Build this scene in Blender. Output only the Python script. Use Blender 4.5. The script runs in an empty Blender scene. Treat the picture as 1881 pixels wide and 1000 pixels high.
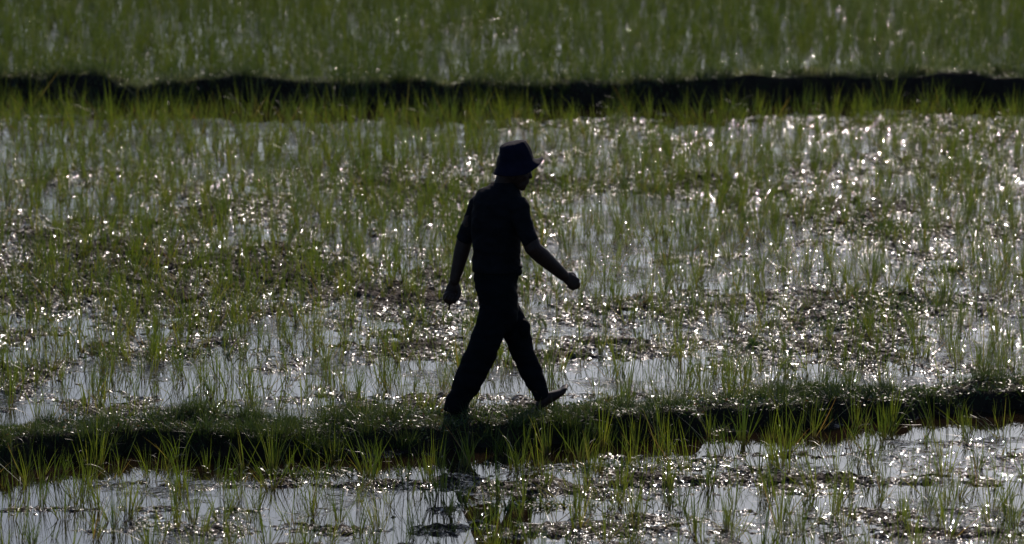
import bpy, bmesh, math, random
import numpy as np
from mathutils import Vector, Matrix
rad = math.radians
C = bpy.context.scene
COL = C.collection
rng = np.random.default_rng(7)
random.seed(7)

# ------------------------------------------------------------ camera
W_PX, H_PX = 1881.0, 1000.0
PITCH = rad(10.5)
F_PX = 1586.0 / math.tan(PITCH)
CAM_H = 6.27
cam_d = bpy.data.cameras.new('camera')
cam_d.sensor_width = 36.0
cam_d.lens = 36.0 * F_PX / W_PX
cam_d.clip_start = 0.5
cam_d.clip_end = 6000
cam_d.dof.use_dof = True
cam_d.dof.aperture_fstop = 2.8
cam = bpy.data.objects.new('camera', cam_d)
COL.objects.link(cam)
cam.location = (0, 0, CAM_H)
cam.rotation_euler = (math.pi / 2 - PITCH, 0, 0)
C.camera = cam
C.render.resolution_x, C.render.resolution_y = 1024, 544

# ------------------------------------------------------------ light
SUN_EL, SUN_AZ = 27.0, 9.0            # azimuth from +Y towards +X
w = bpy.data.worlds.new('World'); C.world = w; w.use_nodes = True
nt = w.node_tree
bg = nt.nodes['Background']
sky = nt.nodes.new('ShaderNodeTexSky')
sky.sky_type = 'NISHITA'; sky.sun_disc = False
sky.sun_elevation = rad(SUN_EL); sky.sun_rotation = rad(SUN_AZ)
sky.air_density = 1.0; sky.dust_density = 1.8; sky.ozone_density = 6.0
nt.links.new(sky.outputs[0], bg.inputs[0]); bg.inputs[1].default_value = 0.115
sl = bpy.data.lights.new('sun', 'SUN'); sl.energy = 4.0; sl.angle = rad(0.5); sl.color = (1.0, 0.86, 0.76)
sun = bpy.data.objects.new('sun', sl); COL.objects.link(sun)
sd = Vector((math.sin(rad(SUN_AZ)) * math.cos(rad(SUN_EL)), math.cos(rad(SUN_AZ)) * math.cos(rad(SUN_EL)), math.sin(rad(SUN_EL))))
sun.rotation_euler = sd.to_track_quat('Z', 'Y').to_euler()
C.view_settings.view_transform = 'Standard'
C.view_settings.look = 'None'
C.view_settings.exposure = -0.42
C.view_settings.gamma = 1

# ------------------------------------------------------------ measuring helpers
cp, sp = math.cos(PITCH), math.sin(PITCH)
def ray(px, py):
    u = (px - W_PX / 2) / F_PX; v = (H_PX / 2 - py) / F_PX
    return np.array([u, cp + v * sp, -sp + v * cp])
def on_z(px, py, z=0.0):
    d = ray(px, py); t = (z - CAM_H) / d[2]
    return np.array([0, 0, CAM_H]) + d * t
def on_y(px, py, y):
    d = ray(px, py); t = y / d[1]
    return np.array([0, 0, CAM_H]) + d * t

# ------------------------------------------------------------ noise
def _hash(ix, iy, seed):
    h = (ix.astype(np.int64) * 374761393 + iy.astype(np.int64) * 668265263 + seed * 1442695041) & 0xffffffff
    h = ((h ^ (h >> 13)) * 1274126177) & 0xffffffff
    return ((h ^ (h >> 16)) & 0xffff) / 65535.0
def vnoise(x, y, seed=0):
    ix = np.floor(x); iy = np.floor(y); fx = x - ix; fy = y - iy
    fx = fx * fx * (3 - 2 * fx); fy = fy * fy * (3 - 2 * fy)
    a = _hash(ix, iy, seed); b = _hash(ix + 1, iy, seed); c = _hash(ix, iy + 1, seed); d = _hash(ix + 1, iy + 1, seed)
    return (a + (b - a) * fx) * (1 - fy) + (c + (d - c) * fx) * fy
def fbm(x, y, seed=0, octv=4):
    s = 0; a = 0.5; t = 0
    for k in range(octv):
        s = s + a * vnoise(x * 2 ** k + 17.3 * k, y * 2 ** k - 9.1 * k, seed + k); t += a; a *= 0.5
    return s / t

# ------------------------------------------------------------ banks: centre lines measured from the photograph
def line(pts, z):
    P = np.array([on_z(px, py, z)[:2] for px, py in pts])
    return P[:, 0], P[:, 1]
NB_Z, FB_Z = 0.12, 0.17
nbx, nby = line([(-500, 800), (-200, 795), (0, 789), (250, 780), (500, 784), (840, 771), (1000, 760), (1300, 742), (1500, 722), (1881, 706), (2100, 698), (2400, 690)], NB_Z)
fbx, fby = line([(-500, 134), (0, 138), (150, 140), (250, 150), (330, 146), (420, 140), (600, 150), (800, 150), (1000, 153), (1250, 150), (1450, 144), (1700, 142), (1881, 144), (2400, 140)], FB_Z)
def near_c(x):
    k = 0
    for o in (-0.3, -0.15, 0, 0.15, 0.3): k = k + np.interp(x + o, nbx, nby)
    return k / 5 + 0.16 * (fbm(x * 1.3, x * 0 + 3, 5, 3) - .5)
def far_c(x): return np.interp(x, fbx, fby)
def sstep(a, b, v):
    t = np.clip((v - a) / (b - a), 0, 1); return t * t * (3 - 2 * t)
def near_h(x, y):
    d = y - near_c(x)
    n = fbm(x * 4, y * 4, 11, 4) - .5
    lump = fbm(x * 1.6 + 5, y * 1.6, 15, 3) - .5
    front = sstep(-0.42, -0.20, d + 0.45 * n + .40 * lump); back = 1 - sstep(0.16, 0.50, d + 0.34 * n - .3 * lump)
    return -0.08 + (NB_Z + 0.08) * front * back + (0.07 * n + .10 * lump) * front * back + 0.012 * (fbm(x * 22, y * 22, 31, 3) - .5)
def far_h(x, y):
    d = y - far_c(x)
    n = fbm(x * 1.5, y * 1.5, 21, 4) - .5
    right = sstep(0, 5, x)
    front = sstep(-0.34 - .10 * right, -0.20 - .10 * right, d + 0.14 * n); back = 1 - sstep(0.0, 0.32, d + 0.14 * n)
    return -0.1 + (FB_Z + 0.115 + 0.045 * right + 0.15 * n) * front * back + 0.02 * (fbm(x * 14, y * 14, 41, 3) - .5) + .07 * (fbm(x * 5, y * 5, 43, 3) - .5) * front

# places where the field bed stands out of the water (+) or lies deeper (-): px, py, rx(px), ry(px), amount
PATCH = [(250, 500, 420, 70, .8), (620, 380, 260, 40, .8), (1050, 350, 300, 25, .5), (120, 420, 200, 40, .5), (700, 560, 500, 25, .35),
         (1620, 430, 130, 30, 1.2), (1650, 560, 160, 30, 1.1), (1390, 640, 80, 14, .9), (1050, 655, 120, 10, .8), (330, 640, 300, 16, .5),
         (230, 240, 400, 35, -1.1), (800, 265, 200, 25, -.8), (1420, 300, 120, 30, -.1), (1250, 455, 200, 25, -.5), (1500, 500, 200, 25, -.25), (1500, 330, 380, 45, .45), (950, 905, 130, 7, .8), (862, 880, 50, 8, 1.0), (850, 935, 90, 8, 1.0), (870, 990, 60, 6, .8), (960, 985, 160, 7, .9),
         (940, 700, 1000, 22, -1.1), (1150, 610, 140, 14, -.9), (100, 590, 150, 14, -.7), (1800, 640, 150, 20, -.7),
         (600, 890, 400, 8, .9), (1500, 885, 500, 8, .9), (150, 870, 250, 8, .7), (250, 935, 300, 7, .7), (1650, 985, 300, 8, .8), (850, 970, 300, 6, .7),
         (1300, 840, 500, 6, .3), (400, 915, 350, 10, -.9), (1500, 925, 500, 12, -.9), (1500, 850, 350, 9, -.8), (900, 925, 250, 14, -.8), (900, 990, 900, 8, -.7),
         (300, 868, 1500, 6, -.4), (890, 895, 150, 7, .9), (700, 960, 150, 10, -.9), (950, 203, 1400, 9, -1.2)]
_pc = []
for px, py, rx, ry, a in PATCH:
    c = on_z(px, py); e = on_z(px + rx, py); f = on_z(px, py - ry)
    _pc.append((c[0], c[1], abs(e[0] - c[0]), abs(f[1] - c[1]), a))
def bed_h(x, y):
    b = np.zeros_like(x)
    for cx, cy, rx, ry, a in _pc:
        q = ((x - cx) / rx) ** 2 + ((y - cy) / ry) ** 2
        b += a * np.exp(-q * 1.2)
    low = fbm(x * 1.3, y * 0.9, 51, 3) - .5
    mid = fbm(x * 5, y * 4, 61, 3) - .5
    cl = np.abs(fbm(x * 14, y * 11, 71, 3) - .5)
    hi = fbm(x * 40, y * 34, 81, 2) - .5
    amp = np.clip(0.75 + b * .4 + low * 1.0, .5, 1.25)
    ditch = np.exp(-((y - near_c(x) + .60) / .24) ** 2) + np.exp(-((y - far_c(x) + .70) / .3) ** 2)
    return -0.001 - .045 * ditch + 0.022 * b + 0.050 * low + 0.060 * mid * amp + 0.06 * (0.12 - cl) * amp + 0.042 * hi * amp

# ------------------------------------------------------------ mesh helpers
def mesh_np(name, V, F, mat, attrs=None, smooth=True):
    me = bpy.data.meshes.new(name)
    V = np.ascontiguousarray(V, dtype=np.float32); F = np.ascontiguousarray(F, dtype=np.int32)
    k = F.shape[1]
    me.vertices.add(len(V)); me.vertices.foreach_set('co', V.ravel())
    me.loops.add(F.size); me.loops.foreach_set('vertex_index', F.ravel())
    me.polygons.add(len(F)); me.polygons.foreach_set('loop_start', np.arange(0, F.size, k, dtype=np.int32))
    if smooth: me.polygons.foreach_set('use_smooth', np.ones(len(F), dtype=bool))
    for an, av in (attrs or {}).items():
        at = me.attributes.new(an, 'FLOAT', 'POINT'); at.data.foreach_set('value', np.ascontiguousarray(av, dtype=np.float32))
    me.update(calc_edges=True); me.validate()
    me.materials.append(mat)
    return me
def link(name, me, parent=None, kind=None, label=None, cat=None, group=None):
    o = bpy.data.objects.new(name, me); COL.objects.link(o)
    if parent: o.parent = parent
    if kind: o['kind'] = kind
    if label: o['label'] = label
    if cat: o['category'] = cat
    if group: o['group'] = group
    return o
def grid(xs, ys, hf):
    X, Y = np.meshgrid(xs, ys); Z = hf(X, Y)
    V = np.stack([X.ravel(), Y.ravel(), Z.ravel()], 1)
    nx, ny = len(xs), len(ys)
    i = (np.arange(ny - 1)[:, None] * nx + np.arange(nx - 1)[None, :]).ravel()
    return V, np.stack([i, i + 1, i + nx + 1, i + nx], 1)

# ------------------------------------------------------------ materials
def newmat(name):
    m = bpy.data.materials.new(name); m.use_nodes = True
    return m, m.node_tree, m.node_tree.nodes['Principled BSDF']
def noise(nt, scale, detail=4, rough=.55, vec=None, dist=0):
    n = nt.nodes.new('ShaderNodeTexNoise'); n.inputs['Scale'].default_value = scale; n.inputs['Detail'].default_value = detail
    n.inputs['Roughness'].default_value = rough; n.inputs['Distortion'].default_value = dist
    if vec is not None: nt.links.new(vec, n.inputs['Vector'])
    return n.outputs['Fac']
def ramp(nt, fac, stops):
    r = nt.nodes.new('ShaderNodeValToRGB'); e = r.color_ramp.elements
    while len(e) < len(stops): e.new(.5)
    for q, (p, c) in zip(e, stops):
        q.position = p; q.color = (*c, 1) if not isinstance(c, (int, float)) else (c, c, c, 1)
    nt.links.new(fac, r.inputs[0]); return r.outputs[0]
def maprange(nt, v, a, b, c, d):
    r = nt.nodes.new('ShaderNodeMapRange'); nt.links.new(v, r.inputs[0])
    for i, q in enumerate((a, b, c, d)): r.inputs[i + 1].default_value = q
    return r.outputs[0]
def bump(nt, h, strength, dist, nrm=None):
    b = nt.nodes.new('ShaderNodeBump'); b.inputs['Distance'].default_value = dist
    if isinstance(strength, (int, float)): b.inputs['Strength'].default_value = strength
    else: nt.links.new(strength, b.inputs['Strength'])
    nt.links.new(h, b.inputs['Height'])
    if nrm is not None: nt.links.new(nrm, b.inputs['Normal'])
    return b.outputs[0]
def objco(nt): return nt.nodes.new('ShaderNodeTexCoord').outputs['Object']

# wet mud
MUD, nt, p = newmat('wet_mud'); co = objco(nt)
nt.links.new(ramp(nt, noise(nt, 6, 6, .6, co), [(.3, (.016, .010, .007)), (.7, (.040, .025, .016))]), p.inputs['Base Color'])
def math_n(nt, op, a, b):
    m = nt.nodes.new('ShaderNodeMath'); m.operation = op
    for q, v in zip(m.inputs, (a, b)):
        if isinstance(v, (int, float)): q.default_value = v
        else: nt.links.new(v, q)
    return m.outputs[0]
sx = nt.nodes.new('ShaderNodeSeparateXYZ'); nt.links.new(co, sx.inputs[0])
hz = maprange(nt, sx.outputs['Z'], .0, .035, .0, .22)                       # crumbs standing higher have drained
dry = maprange(nt, math_n(nt, 'ADD', noise(nt, 30, 3, .6, co), math_n(nt, 'ADD', hz, math_n(nt, 'MULTIPLY', noise(nt, 1.6, 3, .5, co), .25))), .65, .72, 0, 1)
nt.links.new(maprange(nt, dry, 0, 1, .08, .75), p.inputs['Roughness'])
nt.links.new(maprange(nt, dry, 0, 1, .36, .08), p.inputs['Specular IOR Level'])
mp = nt.nodes.new('ShaderNodeMapping'); mp.inputs['Scale'].default_value = (1, .85, 1); nt.links.new(co, mp.inputs[0])
b1 = bump(nt, noise(nt, 17, 2, .5, mp.outputs[0]), 1.0, .060)
b2 = bump(nt, noise(nt, 48, 2, .5, mp.outputs[0]), 1.0, .016, b1)
nt.links.new(b2, p.inputs['Normal'])
p.inputs['IOR'].default_value = 1.38

# shallow muddy water
WAT, nt, p = newmat('muddy_water'); co = objco(nt)
nt.links.new(ramp(nt, noise(nt, 1.2, 4, .5, co), [(.3, (.013, .008, .004)), (.7, (.026, .015, .008))]), p.inputs['Base Color'])
p.inputs['Roughness'].default_value = .02
p.inputs['IOR'].default_value = 1.333
wsx = nt.nodes.new('ShaderNodeSeparateXYZ'); nt.links.new(co, wsx.inputs[0])
wind = math_n(nt, 'ADD', noise(nt, 1.4, 4, .6, co), maprange(nt, wsx.outputs['X'], -3, 4, -.03, .06))
wind = math_n(nt, 'ADD', wind, maprange(nt, wsx.outputs['Y'], 27, 36, -.06, .03))
cal = nt.nodes.new('ShaderNodeAttribute'); cal.attribute_name = 'calm'
wind = math_n(nt, 'SUBTRACT', wind, math_n(nt, 'MULTIPLY', cal.outputs['Fac'], .2))
mask = maprange(nt, wind, .475, .55, 0.0, 1.0)
mask2 = maprange(nt, wind, .475, .55, 0.0, 0.8)
mp = nt.nodes.new('ShaderNodeMapping'); mp.inputs['Scale'].default_value = (1, .85, 1); nt.links.new(co, mp.inputs[0])
w1 = bump(nt, noise(nt, 14, 2, .5, mp.outputs[0]), mask, .034)
w2 = bump(nt, noise(nt, 42, 2, .5, mp.outputs[0]), mask2, .009, w1)
nt.links.new(w2, p.inputs['Normal'])

# bank earth
EAR, nt, p = newmat('bank_earth'); co = objco(nt)
nt.links.new(ramp(nt, noise(nt, 8, 6, .65, co), [(.3, (.018, .012, .009)), (.55, (.035, .024, .016)), (.75, (.030, .035, .015))]), p.inputs['Base Color'])
p.inputs['Roughness'].default_value = .9; p.inputs['Specular IOR Level'].default_value = .12
nt.links.new(bump(nt, noise(nt, 50, 5, .7, co), 1.0, .012), p.inputs['Normal'])

def leafmat(name, stops, trans_gain, rough=.45, base=None, spec=.35):
    m, nt, p = newmat(name)
    a = nt.nodes.new('ShaderNodeAttribute'); a.attribute_name = 'tint'
    col = ramp(nt, a.outputs['Fac'], stops)
    if base is not None:
        al = nt.nodes.new('ShaderNodeAttribute'); al.attribute_name = 'along'
        mx = nt.nodes.new('ShaderNodeMix'); mx.data_type = 'RGBA'
        nt.links.new(maprange(nt, al.outputs['Fac'], .05, .35, 1, 0), mx.inputs[0])
        nt.links.new(col, mx.inputs[6]); mx.inputs[7].default_value = (*base, 1); col = mx.outputs[2]
    nt.links.new(col, p.inputs['Base Color']); p.inputs['Roughness'].default_value = rough
    p.inputs['Specular IOR Level'].default_value = spec
    t = nt.nodes.new('ShaderNodeBsdfTranslucent')
    g = nt.nodes.new('ShaderNodeMix'); g.data_type = 'RGBA'; g.blend_type = 'MULTIPLY'; g.inputs[0].default_value = 1
    nt.links.new(col, g.inputs[6]); g.inputs[7].default_value = (*trans_gain, 1); nt.links.new(g.outputs[2], t.inputs['Color'])
    ad = nt.nodes.new('ShaderNodeAddShader'); nt.links.new(p.outputs[0], ad.inputs[0]); nt.links.new(t.outputs[0], ad.inputs[1])
    nt.links.new(ad.outputs[0], nt.nodes['Material Output'].inputs[0])
    return m
RICE = leafmat('rice_leaf', [(.0, (.018, .031, .007)), (.45, (.037, .052, .007)), (.8, (.070, .082, .010)), (.93, (.10, .085, .022)), (1., (.11, .060, .025))],
               (1.5, 1.6, .85), .42, (.045, .035, .014))
FARRICE = leafmat('dense_rice_leaf', [(.0, (.020, .034, .009)), (.5, (.032, .046, .009)), (1., (.054, .062, .011))], (1.4, 1.4, .8), .5)
GRASS = leafmat('bank_grass_leaf', [(.0, (.012, .020, .007)), (.5, (.026, .042, .011)), (1., (.060, .068, .018))], (1.0, 1.0, .7), .45, None, .25)
WEED = leafmat('weed_leaf', [(.0, (.022, .040, .012)), (.7, (.040, .060, .014)), (1., (.085, .040, .022))], (1.0, 1.0, .7), .4, None, .35)
STRAW = leafmat('straw', [(.0, (.05, .035, .018)), (1., (.12, .09, .045))], (.4, .4, .3), .4)

# ------------------------------------------------------------ setting: ground, water, banks
def graded(lo, hi, step, far, g=1.35):
    mid = list(np.arange(lo, hi, step)); out = []; s = step; v = lo
    while v > -far: s *= g; v -= s; out.append(v)
    out = out[::-1]; s = step; v = hi; tail = [hi]
    while v < far: s *= g; v += s; tail.append(v)
    return np.array(out + mid + tail)
xs = graded(-6.6, 6.6, .022, 2500); ys = graded(25.6, 55.0, .022, 2500)
def ground_h(x, y):
    inner = (1 - sstep(12, 16, np.abs(x))) * sstep(8, 14, y) * (1 - sstep(85, 95, y))
    far = sstep(0, .4, y - far_c(x))
    return (bed_h(x, y) - .02 * far) * inner + (0.12 + .1 * (fbm(x * .05, y * .05, 3, 3))) * (1 - inner)
V, F = grid(xs, ys, ground_h)
link('ground', mesh_np('ground', V, F, MUD), kind='structure')
wx = np.concatenate([[-30., -15], np.arange(-9, 9.01, .12), [15, 30.]]); wy = np.concatenate([[2., 15, 23], np.arange(26, 46, .08), [50, 60, 100.]])
V, F = grid(wx, wy, lambda x, y: x * 0)
def lee(x, y):      # still water at the foot of the banks
    return np.exp(-((y - near_c(x) + .62) / .30) ** 4) + np.exp(-((y - far_c(x) + .70) / .75) ** 2)
link('water', mesh_np('water', V, F, WAT, {'calm': lee(V[:, 0], V[:, 1])}, smooth=False), kind='structure')
xs2 = np.concatenate([np.arange(-13, -5, .1), np.arange(-5, 5, .02), np.arange(5, 13.01, .1)])
X, T = np.meshgrid(xs2, np.arange(-.62, .72, .018)); Y = near_c(X) + T; Z = near_h(X, Y)
def sheet(X, Y, Z):
    ny, nx = X.shape
    i = (np.arange(ny - 1)[:, None] * nx + np.arange(nx - 1)[None, :]).ravel()
    return np.stack([X.ravel(), Y.ravel(), Z.ravel()], 1), np.stack([i, i + 1, i + nx + 1, i + nx], 1)
V, F = sheet(X, Y, Z); link('near_bank', mesh_np('near_bank', V, F, EAR), kind='structure')
X, T = np.meshgrid(np.arange(-13, 13, .035), np.arange(-.8, .8, .03)); Y = far_c(X) + T; Z = far_h(X, Y)
V, F = sheet(X, Y, Z); link('far_bank', mesh_np('far_bank', V, F, EAR), kind='structure')

# ------------------------------------------------------------ blades
def blades(base, L, az, lean, bend, wid, tint, seg=4, curlaz=None, taper=1.6):
    """base Nx3; returns V,F,along,tint. Curved, folded-flat leaf strips ending in a point."""
    n = len(base); k = seg + 1
    t = np.linspace(0, 1, k)[None, :]
    ang = lean[:, None] + bend[:, None] * t ** 1.5            # angle from vertical along the leaf
    ds = L[:, None] / seg
    r = np.cumsum(np.sin(ang) * ds, 1) - np.sin(ang[:, :1]) * ds
    z = np.cumsum(np.cos(ang) * ds, 1) - np.cos(ang[:, :1]) * ds
    dx, dy = np.cos(az)[:, None], np.sin(az)[:, None]
    P = np.stack([base[:, :1] + r * dx, base[:, 1:2] + r * dy, base[:, 2:3] + z], 2)
    fa = (rng.uniform(0, math.pi, n) if curlaz is None else curlaz)[:, None]
    wv = (wid[:, None] * .5) * np.clip(1.12 - t ** taper, 0.03, 1) * np.minimum(1, .55 + t * 2)
    S = np.stack([np.cos(fa) * wv, np.sin(fa) * wv, wv * 0], 2)
    V = np.stack([P - S, P + S], 2).reshape(-1, 3)            # n,k,2
    b = (np.arange(n) * k * 2)[:, None] + (np.arange(seg) * 2)[None, :]
    b = b.ravel()
    F = np.stack([b, b + 1, b + 3, b + 2], 1)
    along = np.broadcast_to(t[:, :, None], (n, k, 2)).ravel()
    tt = np.repeat(tint, k * 2)
    return V, F, along, tt
def tufts(pos, nmin, nmax, Lm, Ls, spread, wid, seg=4, brown=.06, sheath=.018):
    """many tufts: pos Mx3"""
    M = len(pos); n = rng.integers(nmin, nmax + 1, M); idx = np.repeat(np.arange(M), n); N = len(idx)
    size = np.clip(rng.normal(1, .2, M), .45, 1.5)[idx]
    shade = rng.uniform(0, .5, M)[idx]
    tilt = rng.normal(0, .09, (M, 2))[idx]
    az = rng.uniform(0, 2 * math.pi, N)
    lean = np.abs(rng.normal(0, spread, N)) + .02
    vx = np.cos(az) * lean + tilt[:, 0]; vy = np.sin(az) * lean + tilt[:, 1]
    az2 = np.arctan2(vy, vx); lean2 = np.hypot(vx, vy)
    base = pos[idx].copy(); rr = sheath * np.sqrt(rng.uniform(0, 1, N))
    base[:, 0] += np.cos(az) * rr; base[:, 1] += np.sin(az) * rr
    L = np.clip(rng.normal(Lm, Ls, N), Lm * .35, Lm * 1.7) * size
    bend = np.where(rng.uniform(0, 1, N) < .12, rng.uniform(.6, 1.6, N), rng.normal(.12, .15, N))
    tint = np.clip(shade + rng.uniform(0, .45, N), 0, .9)
    br = rng.uniform(0, 1, N) < brown; tint = np.where(br, rng.uniform(.9, 1, N), tint)
    lean2 = np.where(br, lean2 + .5, lean2)
    return blades(base, L, az2, lean2, bend, rng.uniform(.7, 1.25, N) * wid, tint, seg)
def scatter(x0, x1, yf0, yf1, dens, jitter=1.0):
    """jittered grid over a strip between two y(x) curves"""
    s = 1 / math.sqrt(dens)
    y0 = min(yf0(np.linspace(x0, x1, 50))); y1 = max(yf1(np.linspace(x0, x1, 50)))
    gx, gy = np.meshgrid(np.arange(x0, x1, s), np.arange(y0, y1, s))
    gx = (gx + rng.uniform(-.5, .5, gx.shape) * s * jitter).ravel(); gy = (gy + rng.uniform(-.5, .5, gy.shape) * s * jitter).ravel()
    k = (gy > yf0(gx)) & (gy < yf1(gx))
    return gx[k], gy[k]
def inframe(x, y, m):          # keeps what the widened view can reach
    hw = y * (W_PX / 2) / F_PX
    return np.abs(x) < hw + m

# foreground strip: every rice tuft is an object of its own
protos = []
for k in range(26):
    V, F, al, ti = tufts(np.array([[0., 0., -.015]]), 7, 17, .222, .06, .22, .0054, 5, .06, .022)
    protos.append(mesh_np('rice_tuft', V, F, RICE, {'along': al, 'tint': ti}))
ynear = float(on_z(940, 1000)[1])
gx, gy = scatter(-4.1, 4.1, lambda x: x * 0 + ynear - .22, lambda x: near_c(x) - .42, 17)
keep = inframe(gx, gy, .05) & (rng.uniform(0, 1, len(gx)) < .95)
gx, gy = gx[keep], gy[keep]
order = np.argsort(np.abs(gx) * .3 + gy); gx, gy = gx[order], gy[order]
FG = min(len(gx), 298)
for i in range(FG):
    o = link('rice_tuft', protos[i % len(protos)], label='clump of green rice leaves in the flooded strip before the near grassy bank', cat='rice plant', group='rice clumps in the foreground strip')
    o.location = (gx[i], gy[i], 0); s = random.uniform(.8, 1.25); o.scale = (s, s, s * random.uniform(.9, 1.12))
    o.rotation_euler = (random.gauss(0, .06), random.gauss(0, .06), random.uniform(0, 6.28))

def rice_field(name, gx, gy, *a, mat=RICE, z=-.015, label='', cat='rice'):
    V, F, al, ti = tufts(np.stack([gx, gy, gx * 0 + z], 1), *a)
    link(name, mesh_np(name, V, F, mat, {'along': al, 'tint': ti}), kind='stuff', label=label, cat=cat)
ax, ay = scatter(-4.1, 4.1, lambda x: x * 0 + ynear - .22, lambda x: near_c(x) - .46, 26)
rice_field('thin_rice_shoots', ax, ay, 2, 6, .14, .05, .25, .0040, 4, .12, .03, label='thin single rice shoots between the larger clumps in front of the near bank')
# nearer strip outside the frame
ax, ay = scatter(-5.2, 5.2, lambda x: x * 0 + ynear - 1.6, lambda x: near_c(x) - .44, 12)
k = ~inframe(ax, ay, .08) | (ay < ynear - .3)
rice_field('outer_rice', ax[k], ay[k], 8, 18, .24, .055, .22, .006, 4, .05, .022, label='green rice growing beyond the edges of the foreground strip')
# middle field
def mid_keep(x, y):
    n = fbm(x * 1.6, y * 1.1, 91, 3)
    fall = (.62 + .36 * sstep(32, 37, y)) * (1 - .10 * sstep(0, 3, x)) * (1 - .35 * sstep(far_c(x) - 1.5, far_c(x) - 1, y))
    return rng.uniform(0, 1, len(x)) < np.clip((n - .5) * 2.0 + .80, .5, 1) * fall
ax, ay = scatter(-6.4, 6.4, lambda x: near_c(x) + .32, lambda x: far_c(x) - .84, 66)
k = inframe(ax, ay, .9) & mid_keep(ax, ay); ax, ay = ax[k], ay[k]
rice_field('rice_crop', ax, ay, 5, 15, .215, .065, .19, .0050, 4, .08, .02, label='thin young rice growing in the wet field between the two banks')
# line of rice along the foot of the far bank
# far field: dense and even
ax, ay = scatter(-8.2, 8.2, lambda x: far_c(x) + .42, lambda x: x * 0 + 61, 52)
n = fbm(ax * 1.3, ay * .8, 95, 3); gap = np.zeros_like(ax)
for px, py, rx, ry, a in [(480, 70, 330, 30, .20), (1500, 118, 420, 14, .38), (1000, 125, 400, 10, .12), (150, 60, 200, 30, .12), (1250, 40, 200, 25, .1)]:
    c = on_z(px, py); e = on_z(px + rx, py); f = on_z(px, py - ry)
    gap += a * np.exp(-((ax - c[0]) / (e[0] - c[0])) ** 2 - ((ay - c[1]) / (f[1] - c[1])) ** 2)
k = inframe(ax, ay, .9) & (n > .22) & (rng.uniform(0, 1, len(ax)) > 1.3 * gap); ax, ay = ax[k], ay[k]
rice_field('dense_rice_crop', ax, ay, 9, 15, .235, .06, .15, .0062, 3, .02, .03, mat=FARRICE, label='dense dark green rice beyond the far bank')

# ------------------------------------------------------------ grass on the banks
FARGRASS_SUNLIT = leafmat('far_bank_grass_leaf_sunlit', [(.0, (.030, .042, .018)), (.6, (.050, .062, .026)), (1., (.09, .09, .045))], (1.5, 1.5, 1.1), .4, None, .4)  # paler greens put the sunlit rim of the far crest into the colour
def turf(name, cf, hf, d0, d1, x0, x1, n, Lm, wid, mat, label, bendm=.5):
    x = rng.uniform(x0, x1, n); d = rng.uniform(d0, d1, n); y = cf(x) + d; z = hf(x, y)
    k = (z > .02); x, y, z = x[k], y[k], z[k]; N = len(x)
    patch = .6 + .9 * fbm(x * 2.3, y * 2.3, 103, 3)
    L = np.clip(rng.normal(Lm, Lm * .4, N), Lm * .3, Lm * 2.6) * patch * np.clip((fbm(x * 8, y * 10, 107, 2) - .25) * 2.4, .25, 1.6)
    L = L * (1 - .45 * np.exp(-(((y - cf(x)) + .02) / .10) ** 2))       # the trodden line along the crest
    V, F, al, ti = blades(np.stack([x, y, z - .004], 1), L, rng.uniform(0, 6.28, N), np.abs(rng.normal(0, .55, N)), rng.normal(bendm, .5, N),
                          rng.uniform(.6, 1.3, N) * wid, np.clip(rng.normal(.4, .22, N) + (fbm(x * 5, y * 7, 109, 3) - .5) * 1.5, 0, 1), 3)
    link(name, mesh_np(name, V, F, mat, {'along': al, 'tint': ti}), kind='stuff', label=label, cat='grass')
turf('bank_grass', near_c, near_h, -.60, .52, -4.6, 4.6, 115000, .062, .0034, GRASS, 'short dark grass covering the top of the near bank')
turf('far_bank_grass', far_c, far_h, -.27, .45, -7, 7, 80000, .08, .006, FARGRASS_SUNLIT, 'short grass covering the top of the far bank')
def tussocks(name, cf, hf, d0, d1, x0, x1, n, Lm, wid, label):
    x = rng.uniform(x0, x1, n); y = cf(x) + rng.uniform(d0, d1, n); z = hf(x, y); k = (z > .0) & (fbm(x * 1.8, y * 2, 111, 2) > .42)
    x, y, z = x[k], y[k], z[k]
    V, F, al, ti = tufts(np.stack([x, y, z - .01], 1), 12, 30, Lm, Lm * .35, .55, wid, 4, .04, .04)
    link(name, mesh_np(name, V, F, GRASS, {'along': al, 'tint': ti}), kind='stuff', label=label, cat='grass')
tussocks('long_bank_grass', near_c, near_h, -.42, .52, -4.6, 4.6, 1100, .105, .004, 'longer tufts of grass hanging over the edges of the near bank')
tussocks('edge_grass', near_c, near_h, -.60, -.26, -4.6, 4.6, 900, .11, .0042, 'ragged grass hanging down the front edge of the near bank')
tussocks('long_far_grass', far_c, far_h, -.30, .4, -7, 7, 1200, .12, .006, 'longer tufts of grass on the crest of the far bank')
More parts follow.
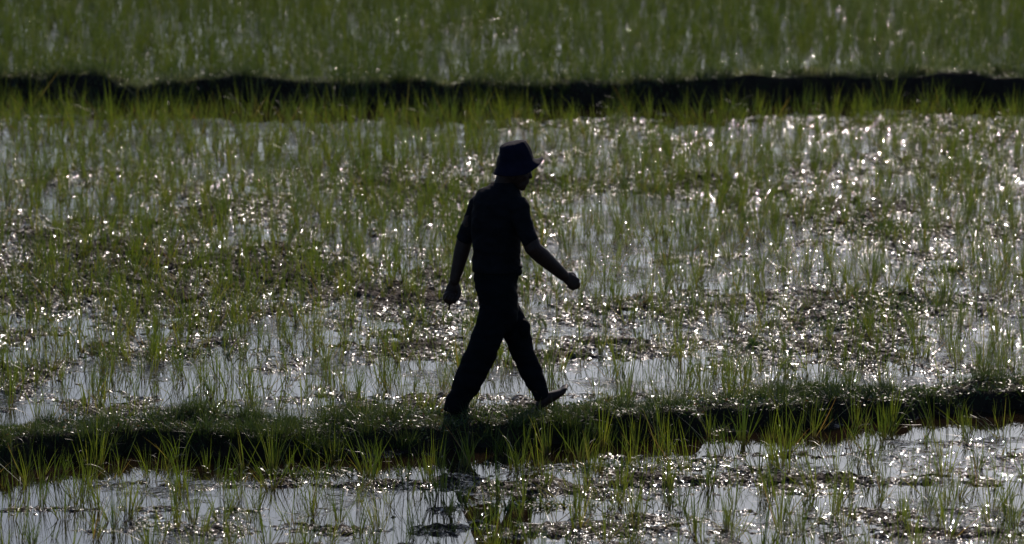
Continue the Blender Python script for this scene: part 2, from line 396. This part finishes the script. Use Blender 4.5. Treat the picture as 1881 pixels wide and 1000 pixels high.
# low creeping weeds: small broad leaves
def weeds(name, x, y, z, Lm, wid, label):
    N = len(x)
    V, F, al, ti = blades(np.stack([x, y, z], 1), rng.uniform(.5, 1.4, N) * Lm, rng.uniform(0, 6.28, N), rng.uniform(.6, 1.5, N), rng.normal(.2, .3, N),
                          rng.uniform(.6, 1.3, N) * wid, np.clip(rng.normal(.45, .28, N), 0, 1), 2, taper=3)
    link(name, mesh_np(name, V, F, WEED, {'along': al, 'tint': ti}), kind='stuff', label=label, cat='weeds')
x = rng.uniform(-4.6, 4.6, 16000); y = near_c(x) + rng.uniform(-.36, .5, 16000); z = near_h(x, y); k = z > .04
weeds('bank_weed', x[k], y[k], z[k] + .012, .028, .014, 'small glossy creeping weeds among the grass of the near bank')
wp = []
for px, py, rx, ry, n in [(1650, 560, 150, 26, 1700), (1620, 425, 110, 22, 1300), (1390, 640, 60, 9, 260), (1750, 500, 120, 18, 500), (1560, 600, 160, 14, 600),
                          (200, 520, 260, 40, 450), (620, 390, 240, 25, 350), (880, 590, 250, 18, 700), (1050, 350, 250, 14, 500), (330, 650, 300, 18, 500),
                          (1180, 560, 120, 12, 300), (560, 870, 260, 8, 300), (1100, 860, 200, 6, 200), (1000, 930, 160, 10, 260)]:
    for _ in range(n):
        a = random.uniform(0, 6.28); r = abs(random.gauss(0, .6)); q = on_z(px + rx * r * math.cos(a), py + ry * r * math.sin(a)); wp.append(q)
wp = np.array(wp); zz = np.maximum(bed_h(wp[:, 0], wp[:, 1]), 0.0)
weeds('field_weed', wp[:, 0], wp[:, 1], zz + .004, .045, .013, 'low weeds and clover spreading over mud patches between the rice')
# loose straw lying on the mud
N = 1500
x = rng.uniform(-5.5, 5.5, N); y = rng.uniform(ynear - .3, 40, N); z = np.maximum(bed_h(x, y), 0) + .004
V, F, al, ti = blades(np.stack([x, y, z], 1), rng.uniform(.05, .22, N), rng.uniform(0, 6.28, N), np.full(N, 1.5), rng.normal(0, .1, N), rng.uniform(.003, .006, N), rng.uniform(0, 1, N), 3, curlaz=rng.uniform(0, 3, N))
link('loose_straw', mesh_np('loose_straw', V, F, STRAW, {'along': al, 'tint': ti}), kind='stuff', label='bits of dead straw lying on the mud and water', cat='straw')

# ------------------------------------------------------------ the walking man
foot = on_z(900, 760, NB_Z)
MY = float(foot[1]) + .02                       # depth of his middle
cam_d.dof.focus_distance = MY * cp + (CAM_H - 1.0) * sp
S = 1 / 295.0
def Q(px, py, dy=0.0): return Vector(on_y(px, py, MY + dy))

class Blob:
    def __init__(s): s.V = []; s.F = []
    def add(s, V, F):
        n = len(s.V); s.V += [tuple(v) for v in V]; s.F += [tuple(i + n for i in f) for f in F]
    def ball(s, c, r, axes=None, nu=18, nv=12):
        """ellipsoid; r scalar or 3; axes 3 vectors"""
        r = (r, r, r) if isinstance(r, (int, float)) else r
        A = axes or (Vector((1, 0, 0)), Vector((0, 1, 0)), Vector((0, 0, 1)))
        V = []; F = []
        for j in range(1, nv):
            th = math.pi * j / nv
            for i in range(nu):
                ph = 2 * math.pi * i / nu
                V.append(c + A[0] * r[0] * math.sin(th) * math.cos(ph) + A[1] * r[1] * math.sin(th) * math.sin(ph) + A[2] * r[2] * math.cos(th))
        for j in range(nv - 2):
            for i in range(nu): a = j * nu + i; b = j * nu + (i + 1) % nu; F.append((a, a + nu, b + nu, b))
        V.append(c + A[2] * r[2]); V.append(c - A[2] * r[2]); t = len(V) - 2
        for i in range(nu): F.append((t, i, (i + 1) % nu)); F.append((t + 1, (nv - 2) * nu + (i + 1) % nu, (nv - 2) * nu + i))
        s.add(V, F)
    def loft(s, secs, n=24):
        """secs: (centre, u, a, v, b)"""
        V = []; F = []
        for c, u, a, v, b in secs:
            for i in range(n):
                ph = 2 * math.pi * i / n; V.append(c + u * (a * math.cos(ph)) + v * (b * math.sin(ph)))
        for j in range(len(secs) - 1):
            for i in range(n): a = j * n + i; b = j * n + (i + 1) % n; F.append((a, b, b + n, a + n))
        F.append(tuple(range(n))[::-1]); F.append(tuple(range((len(secs) - 1) * n, len(secs) * n)))
        s.add(V, F)
    def tube(s, pts, rs, flat=1.0, ref=Vector((0, 1, 0)), n=16, caps=True):
        secs = []
        for i, p in enumerate(pts):
            d = (pts[min(i + 1, len(pts) - 1)] - pts[max(i - 1, 0)]).normalized()
            u = d.cross(ref).normalized(); v = d.cross(u).normalized()
            secs.append((p, u, rs[i], v, rs[i] * flat))
        s.loft(secs, n)
        if caps: s.ball(pts[0], rs[0] * .98, nu=14, nv=8); s.ball(pts[-1], rs[-1] * .98, nu=14, nv=8)
    def build(s, name, mat, voxel, smooth=4, fold=0, fscale=9, fseed=0, parent=None, label=None, keep=None):
        me = bpy.data.meshes.new(name); me.from_pydata(s.V, [], s.F); me.update()
        bm = bmesh.new(); bm.from_mesh(me); bmesh.ops.recalc_face_normals(bm, faces=bm.faces); bm.to_mesh(me); bm.free()
        o = bpy.data.objects.new(name, me); COL.objects.link(o)
        m = o.modifiers.new('r', 'REMESH'); m.mode = 'VOXEL'; m.voxel_size = voxel; m.adaptivity = 0
        m2 = o.modifiers.new('s', 'SMOOTH'); m2.iterations = smooth; m2.factor = .5
        dg = bpy.context.evaluated_depsgraph_get(); dg.update()
        nm = bpy.data.meshes.new_from_object(o.evaluated_get(dg)); o.modifiers.clear(); o.data = nm; nm.name = name
        if fold:
            n = len(nm.vertices); co = np.empty(n * 3, np.float32); nm.vertices.foreach_get('co', co); co = co.reshape(-1, 3)
            no = np.empty(n * 3, np.float32); nm.vertices.foreach_get('normal', no); no = no.reshape(-1, 3)
            f = fbm(co[:, 0] * fscale + co[:, 2] * fscale * .6, co[:, 2] * fscale * 1.3 + co[:, 1] * fscale, 200 + fseed, 3) - .5
            g = np.abs(fbm(co[:, 0] * fscale * 1.4, co[:, 2] * fscale * 2.0 - co[:, 1] * 6, 230 + fseed, 2) - .5)
            co = co + no * (fold * (f * 1.4 + (.12 - g) * .9) + fold * .12)[:, None]
            nm.vertices.foreach_set('co', co.ravel().astype(np.float32)); nm.update()
        nm.polygons.foreach_set('use_smooth', np.ones(len(nm.polygons), dtype=bool))
        nm.materials.clear(); nm.materials.append(mat)
        o.parent = parent
        if label: o['label'] = label
        return o

def cloth(name, col, r=.85, scale=700):
    m, nt, p = newmat(name); co = objco(nt)
    c2 = tuple(q * .6 for q in col)
    nt.links.new(ramp(nt, noise(nt, 14, 5, .6, co), [(.3, c2), (.7, col)]), p.inputs['Base Color'])
    p.inputs['Roughness'].default_value = r; p.inputs['Specular IOR Level'].default_value = .06
    nt.links.new(bump(nt, noise(nt, scale, 2, .5, co), .3, .001), p.inputs['Normal']); return m
M_SKIN, nt, p = newmat('skin'); co = objco(nt)
nt.links.new(ramp(nt, noise(nt, 20, 4, .5, co), [(.3, (.036, .018, .012)), (.7, (.055, .026, .018))]), p.inputs['Base Color']); p.inputs['Roughness'].default_value = .55; p.inputs['Specular IOR Level'].default_value = .2
M_SHIRT = cloth('dark_cotton', (.016, .014, .016)); M_TROU = cloth('black_twill', (.010, .010, .012)); M_HAT = cloth('navy_canvas', (.013, .012, .024))
M_HAIR, nt, p = newmat('hair'); p.inputs['Base Color'].default_value = (.008, .006, .005, 1)

root = bpy.data.objects.new('person', None); COL.objects.link(root)
root['label'] = 'man in dark t-shirt, dark trousers and bucket hat striding barefoot along the near bank'
root['category'] = 'person'
base = Vector((float(foot[0]), MY, NB_Z)); root.location = base
def local(b): b.V = [tuple(Vector(v) - base) for v in b.V]

# joints (his left side is the far side)
LSh, RSh = Q(880, 372, .11), Q(951, 378, -.12)
LEl, LWr = Q(853, 443, .16), Q(835, 516, .13)
REl, RWr = Q(979, 456, -.17), Q(1035, 506, -.06)
LHip, RHip = Q(922, 548, .07), Q(908, 550, -.05)
LKn, LAn = Q(955, 640, .12), Q(999, 738, .10)
RKn, RAn = Q(878, 655, -.08), Q(838, 742, -.06)
UP = Vector((0, 0, 1))
def sec(px0, px1, py, dy, depth, yaw=0):
    """torso section between two outline pixels"""
    c = (Q(px0, py, dy) + Q(px1, py, dy)) / 2; a = (px1 - px0) * S / 2
    return (c, Vector((1, 0, 0)), a, Vector((0, 1, 0)), depth)

# --- body
B = Blob()
B.loft([sec(905, 938, 338, 0, .06), sec(885, 952, 352, 0, .12), sec(873, 961, 372, 0, .155), sec(872, 962, 400, 0, .15), sec(873, 952, 440, 0, .125),
        sec(873, 949, 480, 0, .115), sec(880, 943, 520, 0, .10), sec(888, 940, 560, 0, .10), sec(900, 935, 585, 0, .07)])
B.tube([LSh, (LSh + LEl) / 2, LEl, (LEl * .72 + LWr * .28), LWr], [.054, .052, .050, .049, .033])
B.tube([RSh, (RSh + REl) / 2, REl, (REl * .72 + RWr * .28), RWr], [.056, .054, .053, .053, .036])
B.tube([LHip, (LHip + LKn) / 2, LKn, LKn * .7 + LAn * .3, LAn], [.062, .058, .048, .054, .034])
B.tube([RHip, (RHip + RKn) / 2, RKn, RKn * .7 + RAn * .3, RAn], [.062, .058, .048, .054, .034])
# neck and head; face turned right, bowed
B.tube([Q(920, 352), Q(924, 338), Q(931, 322, .0)], [.062, .056, .056])
fw = Vector((.90, .30, -.30)).normalized(); sd_ = fw.cross(UP).normalized(); up = sd_.cross(fw).normalized()
hc = Q(940, 300, .02)
HA = (fw, sd_, up)
B.ball(hc, (.098, .076, .105), HA, 24, 18)
B.ball(Q(952, 320, .02), (.070, .060, .078), HA); B.ball(Q(960, 332, .025), (.040, .042, .045), HA)                       # mid face
B.ball(Q(957, 337, .02), (.040, .044, .040), HA)                       # jaw
B.ball(Q(959, 345.5, .02), (.022, .027, .018), HA)                       # chin
nb, ntp = Q(970, 311, .03), Q(974.5, 325, .035)
B.tube([nb, ntp], [.009, .0135], n=12); B.ball(ntp - fw * .006 - sd_ * .010, .008); B.ball(ntp - fw * .006 + sd_ * .010, .008)
B.ball(Q(969, 333, .03), (.012, .020, .006), HA); B.ball(Q(968, 337, .03), (.012, .018, .007), HA)    # lips
B.ball(Q(966, 309, .02), (.020, .048, .010), HA)                       # brow
for s_ in (-1, 1):
    B.ball(Q(965, 316, .025) + sd_ * .030 * s_, .012)                  # eyes
    B.ball(Q(958, 322, .02) + sd_ * .036 * s_, (.026, .018, .022), HA) # cheeks
    B.ball(Q(935, 321, .01) + sd_ * .073 * s_, (.016, .008, .030), HA) # ears
# hands
def hand(wr, d, palm_n, curl, size=1.0, thumb_side=1, fingers=(.9, 1, .95, .78)):
    """d: pointing direction of the palm, palm_n: palm normal (fingers close towards it)"""
    d = d.normalized(); side = d.cross(palm_n).normalized(); pn = side.cross(d).normalized()
    L = .092 * size
    B.loft([(wr - d * .012, side, .028, pn, .021), (wr + d * .022, side, .034, pn, .018), (wr + d * L * .62, side, .042, pn, .0165), (wr + d * L, side, .040, pn, .014)], 18)
    for i, fl in enumerate(fingers):
        o = (i - 1.5) * .0205
        p = wr + d * (L - .006) + side * o; a = curl[0]
        pts = [p]; rs = [.0098]; 
        for q, ln in enumerate((.043, .027, .021)):
            a_ = a + sum(curl[1:q + 1])
            dirn = d * math.cos(a_) + pn * math.sin(a_)
            p = p + dirn * ln * fl; pts.append(p); rs.append((.0092, .0084, .0074)[q])
        B.tube(pts, rs, n=12, ref=side)
    t0 = wr + d * .026 + side * .026 * thumb_side + pn * .006
    t1 = t0 + d * .030 + side * .020 * thumb_side + pn * .016
    t2 = t1 + d * .028 + side * .002 * thumb_side + pn * .014
    t3 = t2 + d * .020 - side * .008 * thumb_side + pn * .010
    B.tube([t0, t1, t2, t3], [.016, .0125, .0108, .0088], n=12, ref=pn)
B.ball(LWr + (Q(826, 548, .12) - LWr).normalized() * .105 + Vector((0, -.02, 0)), (.046, .028, .042)); B.ball(RWr + (Q(1058, 522, -.03) - RWr).normalized() * .095 + Vector((0, .02, -.01)), (.034, .026, .034))
# left hand: hanging back, loosely closed with one finger lower
hand(LWr, Q(826, 548, .12) - LWr, Vector((.15, -.95, .0)), (.95, 1.15, .9), 1.25, -1)
B.tube([Q(828, 552, .10), Q(826, 562, .10), Q(824.5, 569, .10)], [.0095, .0085, .0075], n=12)
# right hand: loose fist reaching forward
hand(RWr, Q(1058, 522, -.03) - RWr, Vector((-.1, .93, -.35)), (1.1, 1.3, 1.0), 1.2, 1)
# feet
def footm(an, toe, heel, upv, w=.042):
    d = (toe - heel).normalized(); side = d.cross(upv).normalized(); u = side.cross(d).normalized(); L = (toe - heel).length
    def s_(t, wd, h, off): return (heel + d * L * t + u * off, side, wd, u, h)
    B.loft([s_(-.02, .018, .018, .024), s_(.06, .030, .028, .032), s_(.22, .031, .036, .040), s_(.42, .036, .038, .040), s_(.62, .044, .029, .029), s_(.78, .047, .021, .024), s_(.88, .043, .016, .028)], 20)
    for i in range(5):
        o = (-.035 + .0175 * i); Lt = (.165, .15, .135, .12, .10)[i] * L * 1.05
        p0 = heel + d * L * .80 + side * o * w / .042 + u * .022; p1 = p0 + d * Lt * .6 + u * .012; p2 = p0 + d * Lt + u * .009
        r = (.0165, .0125, .0118, .011, .0105)[i]
        B.tube([p0, p1, p2], [r, r, r * .85], n=12, ref=side)
    B.tube([an, heel + d * L * .24 + u * .045], [.036, .034])
footm(LAn, Q(1049, 717, .13), Q(990, 757, .09), Vector((-.5, 0, 1)))
footm(RAn, Q(874, 766, .02), Q(818, 752, -.07), Vector((.25, 0, 1)))
local(B)
body = B.build('body', M_SKIN, .0046, 3, parent=root)

# --- shirt
B = Blob()
B.loft([sec(904, 941, 334, 0, .066), sec(896, 947, 341, 0, .10), sec(882, 956, 352, 0, .135), sec(871, 964, 368, 0, .165), sec(867, 968, 388, 0, .17), sec(867, 962, 415, 0, .16),
        sec(867, 954, 445, 0, .145), sec(868, 953, 470, 0, .14), sec(868, 953, 486, 0, .145), sec(869, 954, 497, 0, .148)], 32)
h1 = Q(852, 441, .155)
B.tube([LSh + Vector((.01, 0, .0)), Q(868, 403, .14), h1], [.058, .052, .050], caps=False)
B.ball(LSh + Vector((.012, 0, -.012)), .062); B.ball(Q(874, 405, .11), .055); B.ball(Q(870, 420, .12), .045)
B.tube([RSh, Q(960, 408, -.15), Q(968, 430, -.165), Q(976, 444, -.17)], [.062, .054, .051, .050], caps=False)
B.ball(RSh + Vector((0, 0, -.01)), .068)
B.ball(Q(953, 490, .0), (.020, .05, .008))
local(B)
B.build('t_shirt', M_SHIRT, .006, 3, .019, 8, 1, parent=root)

# --- trousers
B = Blob()
B.loft([sec(871, 953, 488, 0, .135), sec(871, 951, 505, 0, .14), sec(872, 950, 530, 0, .145), sec(880, 949, 550, 0, .15), sec(883, 951, 570, 0, .145), sec(885, 950, 590, 0, .125), sec(905, 940, 607, 0, .08)], 32)
def leg(secs, dys):
    out = []
    for (x0, y0, x1, y1), dy, in zip(secs, dys):
        a, b = Q(x0, y0, dy), Q(x1, y1, dy); c = (a + b) / 2; u = (b - a); h = u.length / 2 * .95; u.normalize()
        out.append((c, u, h, Vector((0, 1, 0)), h * .95))
    B.loft(out, 28)
leg([(884, 556, 938, 565), (873, 590, 930, 600), (862, 622, 921, 632), (850, 650, 908, 664), (838, 680, 893, 697), (828, 706, 878, 719), (819, 731, 866, 739), (813, 753, 858, 758)],
    [-.06, -.07, -.08, -.08, -.08, -.075, -.07, -.06])
leg([(895, 565, 950, 556), (912, 600, 970, 592), (927, 625, 979, 617), (937, 648, 983, 641), (951, 678, 991, 668), (965, 704, 1001, 694), (976, 722, 1006, 711), (984, 737, 1009, 727)],
    [.06, .08, .10, .115, .12, .12, .11, .10])
B.ball(Q(963, 604, .03), (.040, .05, .060))
B.ball(Q(951, 500, -.02), (.022, .05, .018))
local(B)
B.build('trousers', M_TROU, .006, 3, .018, 8, 9, parent=root)

# --- hat: crown and flared brim as one sewn shell with thickness
def hat_shell():
    f2 = Vector((.93, .25, 0)).normalized(); s2 = f2.cross(UP).normalized()
    n = 72
    c_top, c_mid, c_base = Q(942, 264, .01), Q(945, 274, .01), Q(948, 293, .01)
    rings = []
    def ring(c, rf, rs, tilt, jit=0, zf=None, zb=0, sdrop=0):
        R = []
        for i in range(n):
            a = 2 * math.pi * i / n; ca, sa = math.cos(a), math.sin(a)
            z = tilt * ca + (zf if (zf is not None and ca > 0) else 0) * max(ca, 0) ** 1.5 + zb * max(-ca, 0) ** 1.5 - sdrop * sa * sa
            wob = jit * (math.sin(3 * a + 1) + .6 * math.sin(7 * a + 2) + .5 * math.sin(11 * a))
            R.append(c + f2 * ca * (rf + wob) + s2 * sa * (rs + wob) + UP * (z + wob * .6))
        return R
    rings.append(ring(c_top + UP * .008, .030, .028, .006, .001))
    rings.append(ring(c_top + UP * .007, .060, .056, .014, .001))
    rings.append(ring(c_top + UP * .001, .075, .073, .018, .002))
    rings.append(ring(c_top - UP * .012, .084, .081, .016, .002))
    rings.append(ring(c_mid, .090, .086, .013, .0035))
    rings.append(ring(Q(946, 284, .01), .104, .092, .008, .003))
    rings.append(ring(c_base, .108, .096, .006, .001))
    rings.append(ring(c_base + UP * -.004, .112, .098, .006, .001))
    rings.append(ring(Q(949, 299, .01), .124, .108, .012, .002, .004, -.006, .012))
    rings.append(ring(Q(950, 303.5, .01), .139, .118, .020, .003, .010, -.008, .020))
    rings.append(ring(Q(951.5, 308, .01), .156, .130, .030, .003, .026, -.006, .026))
    inner = []
    for j, R in enumerate(rings[2:]):
        cc = sum(R, Vector()) / n
        inner.append([v + (cc - v).normalized() * .0035 - UP * .0012 for v in R])
    allr = rings + inner[::-1]
    V = [v for R in allr for v in R]; F = []
    for j in range(len(allr) - 1):
        for i in range(n): a = j * n + i; b = j * n + (i + 1) % n; F.append((a, b, b + n, a + n))
    V.append(c_top + UP * .010); t = len(V) - 1
    for i in range(n): F.append((t, (i + 1) % n, i))
    V.append(sum(allr[-1], Vector()) / n); t = len(V) - 1; o = (len(allr) - 1) * n
    for i in range(n): F.append((t, o + i, o + (i + 1) % n))
    V = [v - base for v in V]
    me = bpy.data.meshes.new('bucket_hat'); me.from_pydata([tuple(v) for v in V], [], F); me.update()
    bm = bmesh.new(); bm.from_mesh(me); bmesh.ops.recalc_face_normals(bm, faces=bm.faces); bm.to_mesh(me); bm.free()
    me.polygons.foreach_set('use_smooth', np.ones(len(me.polygons), dtype=bool)); me.materials.append(M_HAT)
    return link('bucket_hat', me, root)
hat = hat_shell()
sm = hat.modifiers.new('smooth', 'SUBSURF'); sm.levels = 1; sm.render_levels = 1
# --- short hair below the hat, at the back of the head
B = Blob(); B.ball(Q(934, 305, .02), (.078, .080, .075), HA, 24, 16); local(B)
B.build('hair', M_HAIR, .006, 2, .004, 30, 3, parent=root)
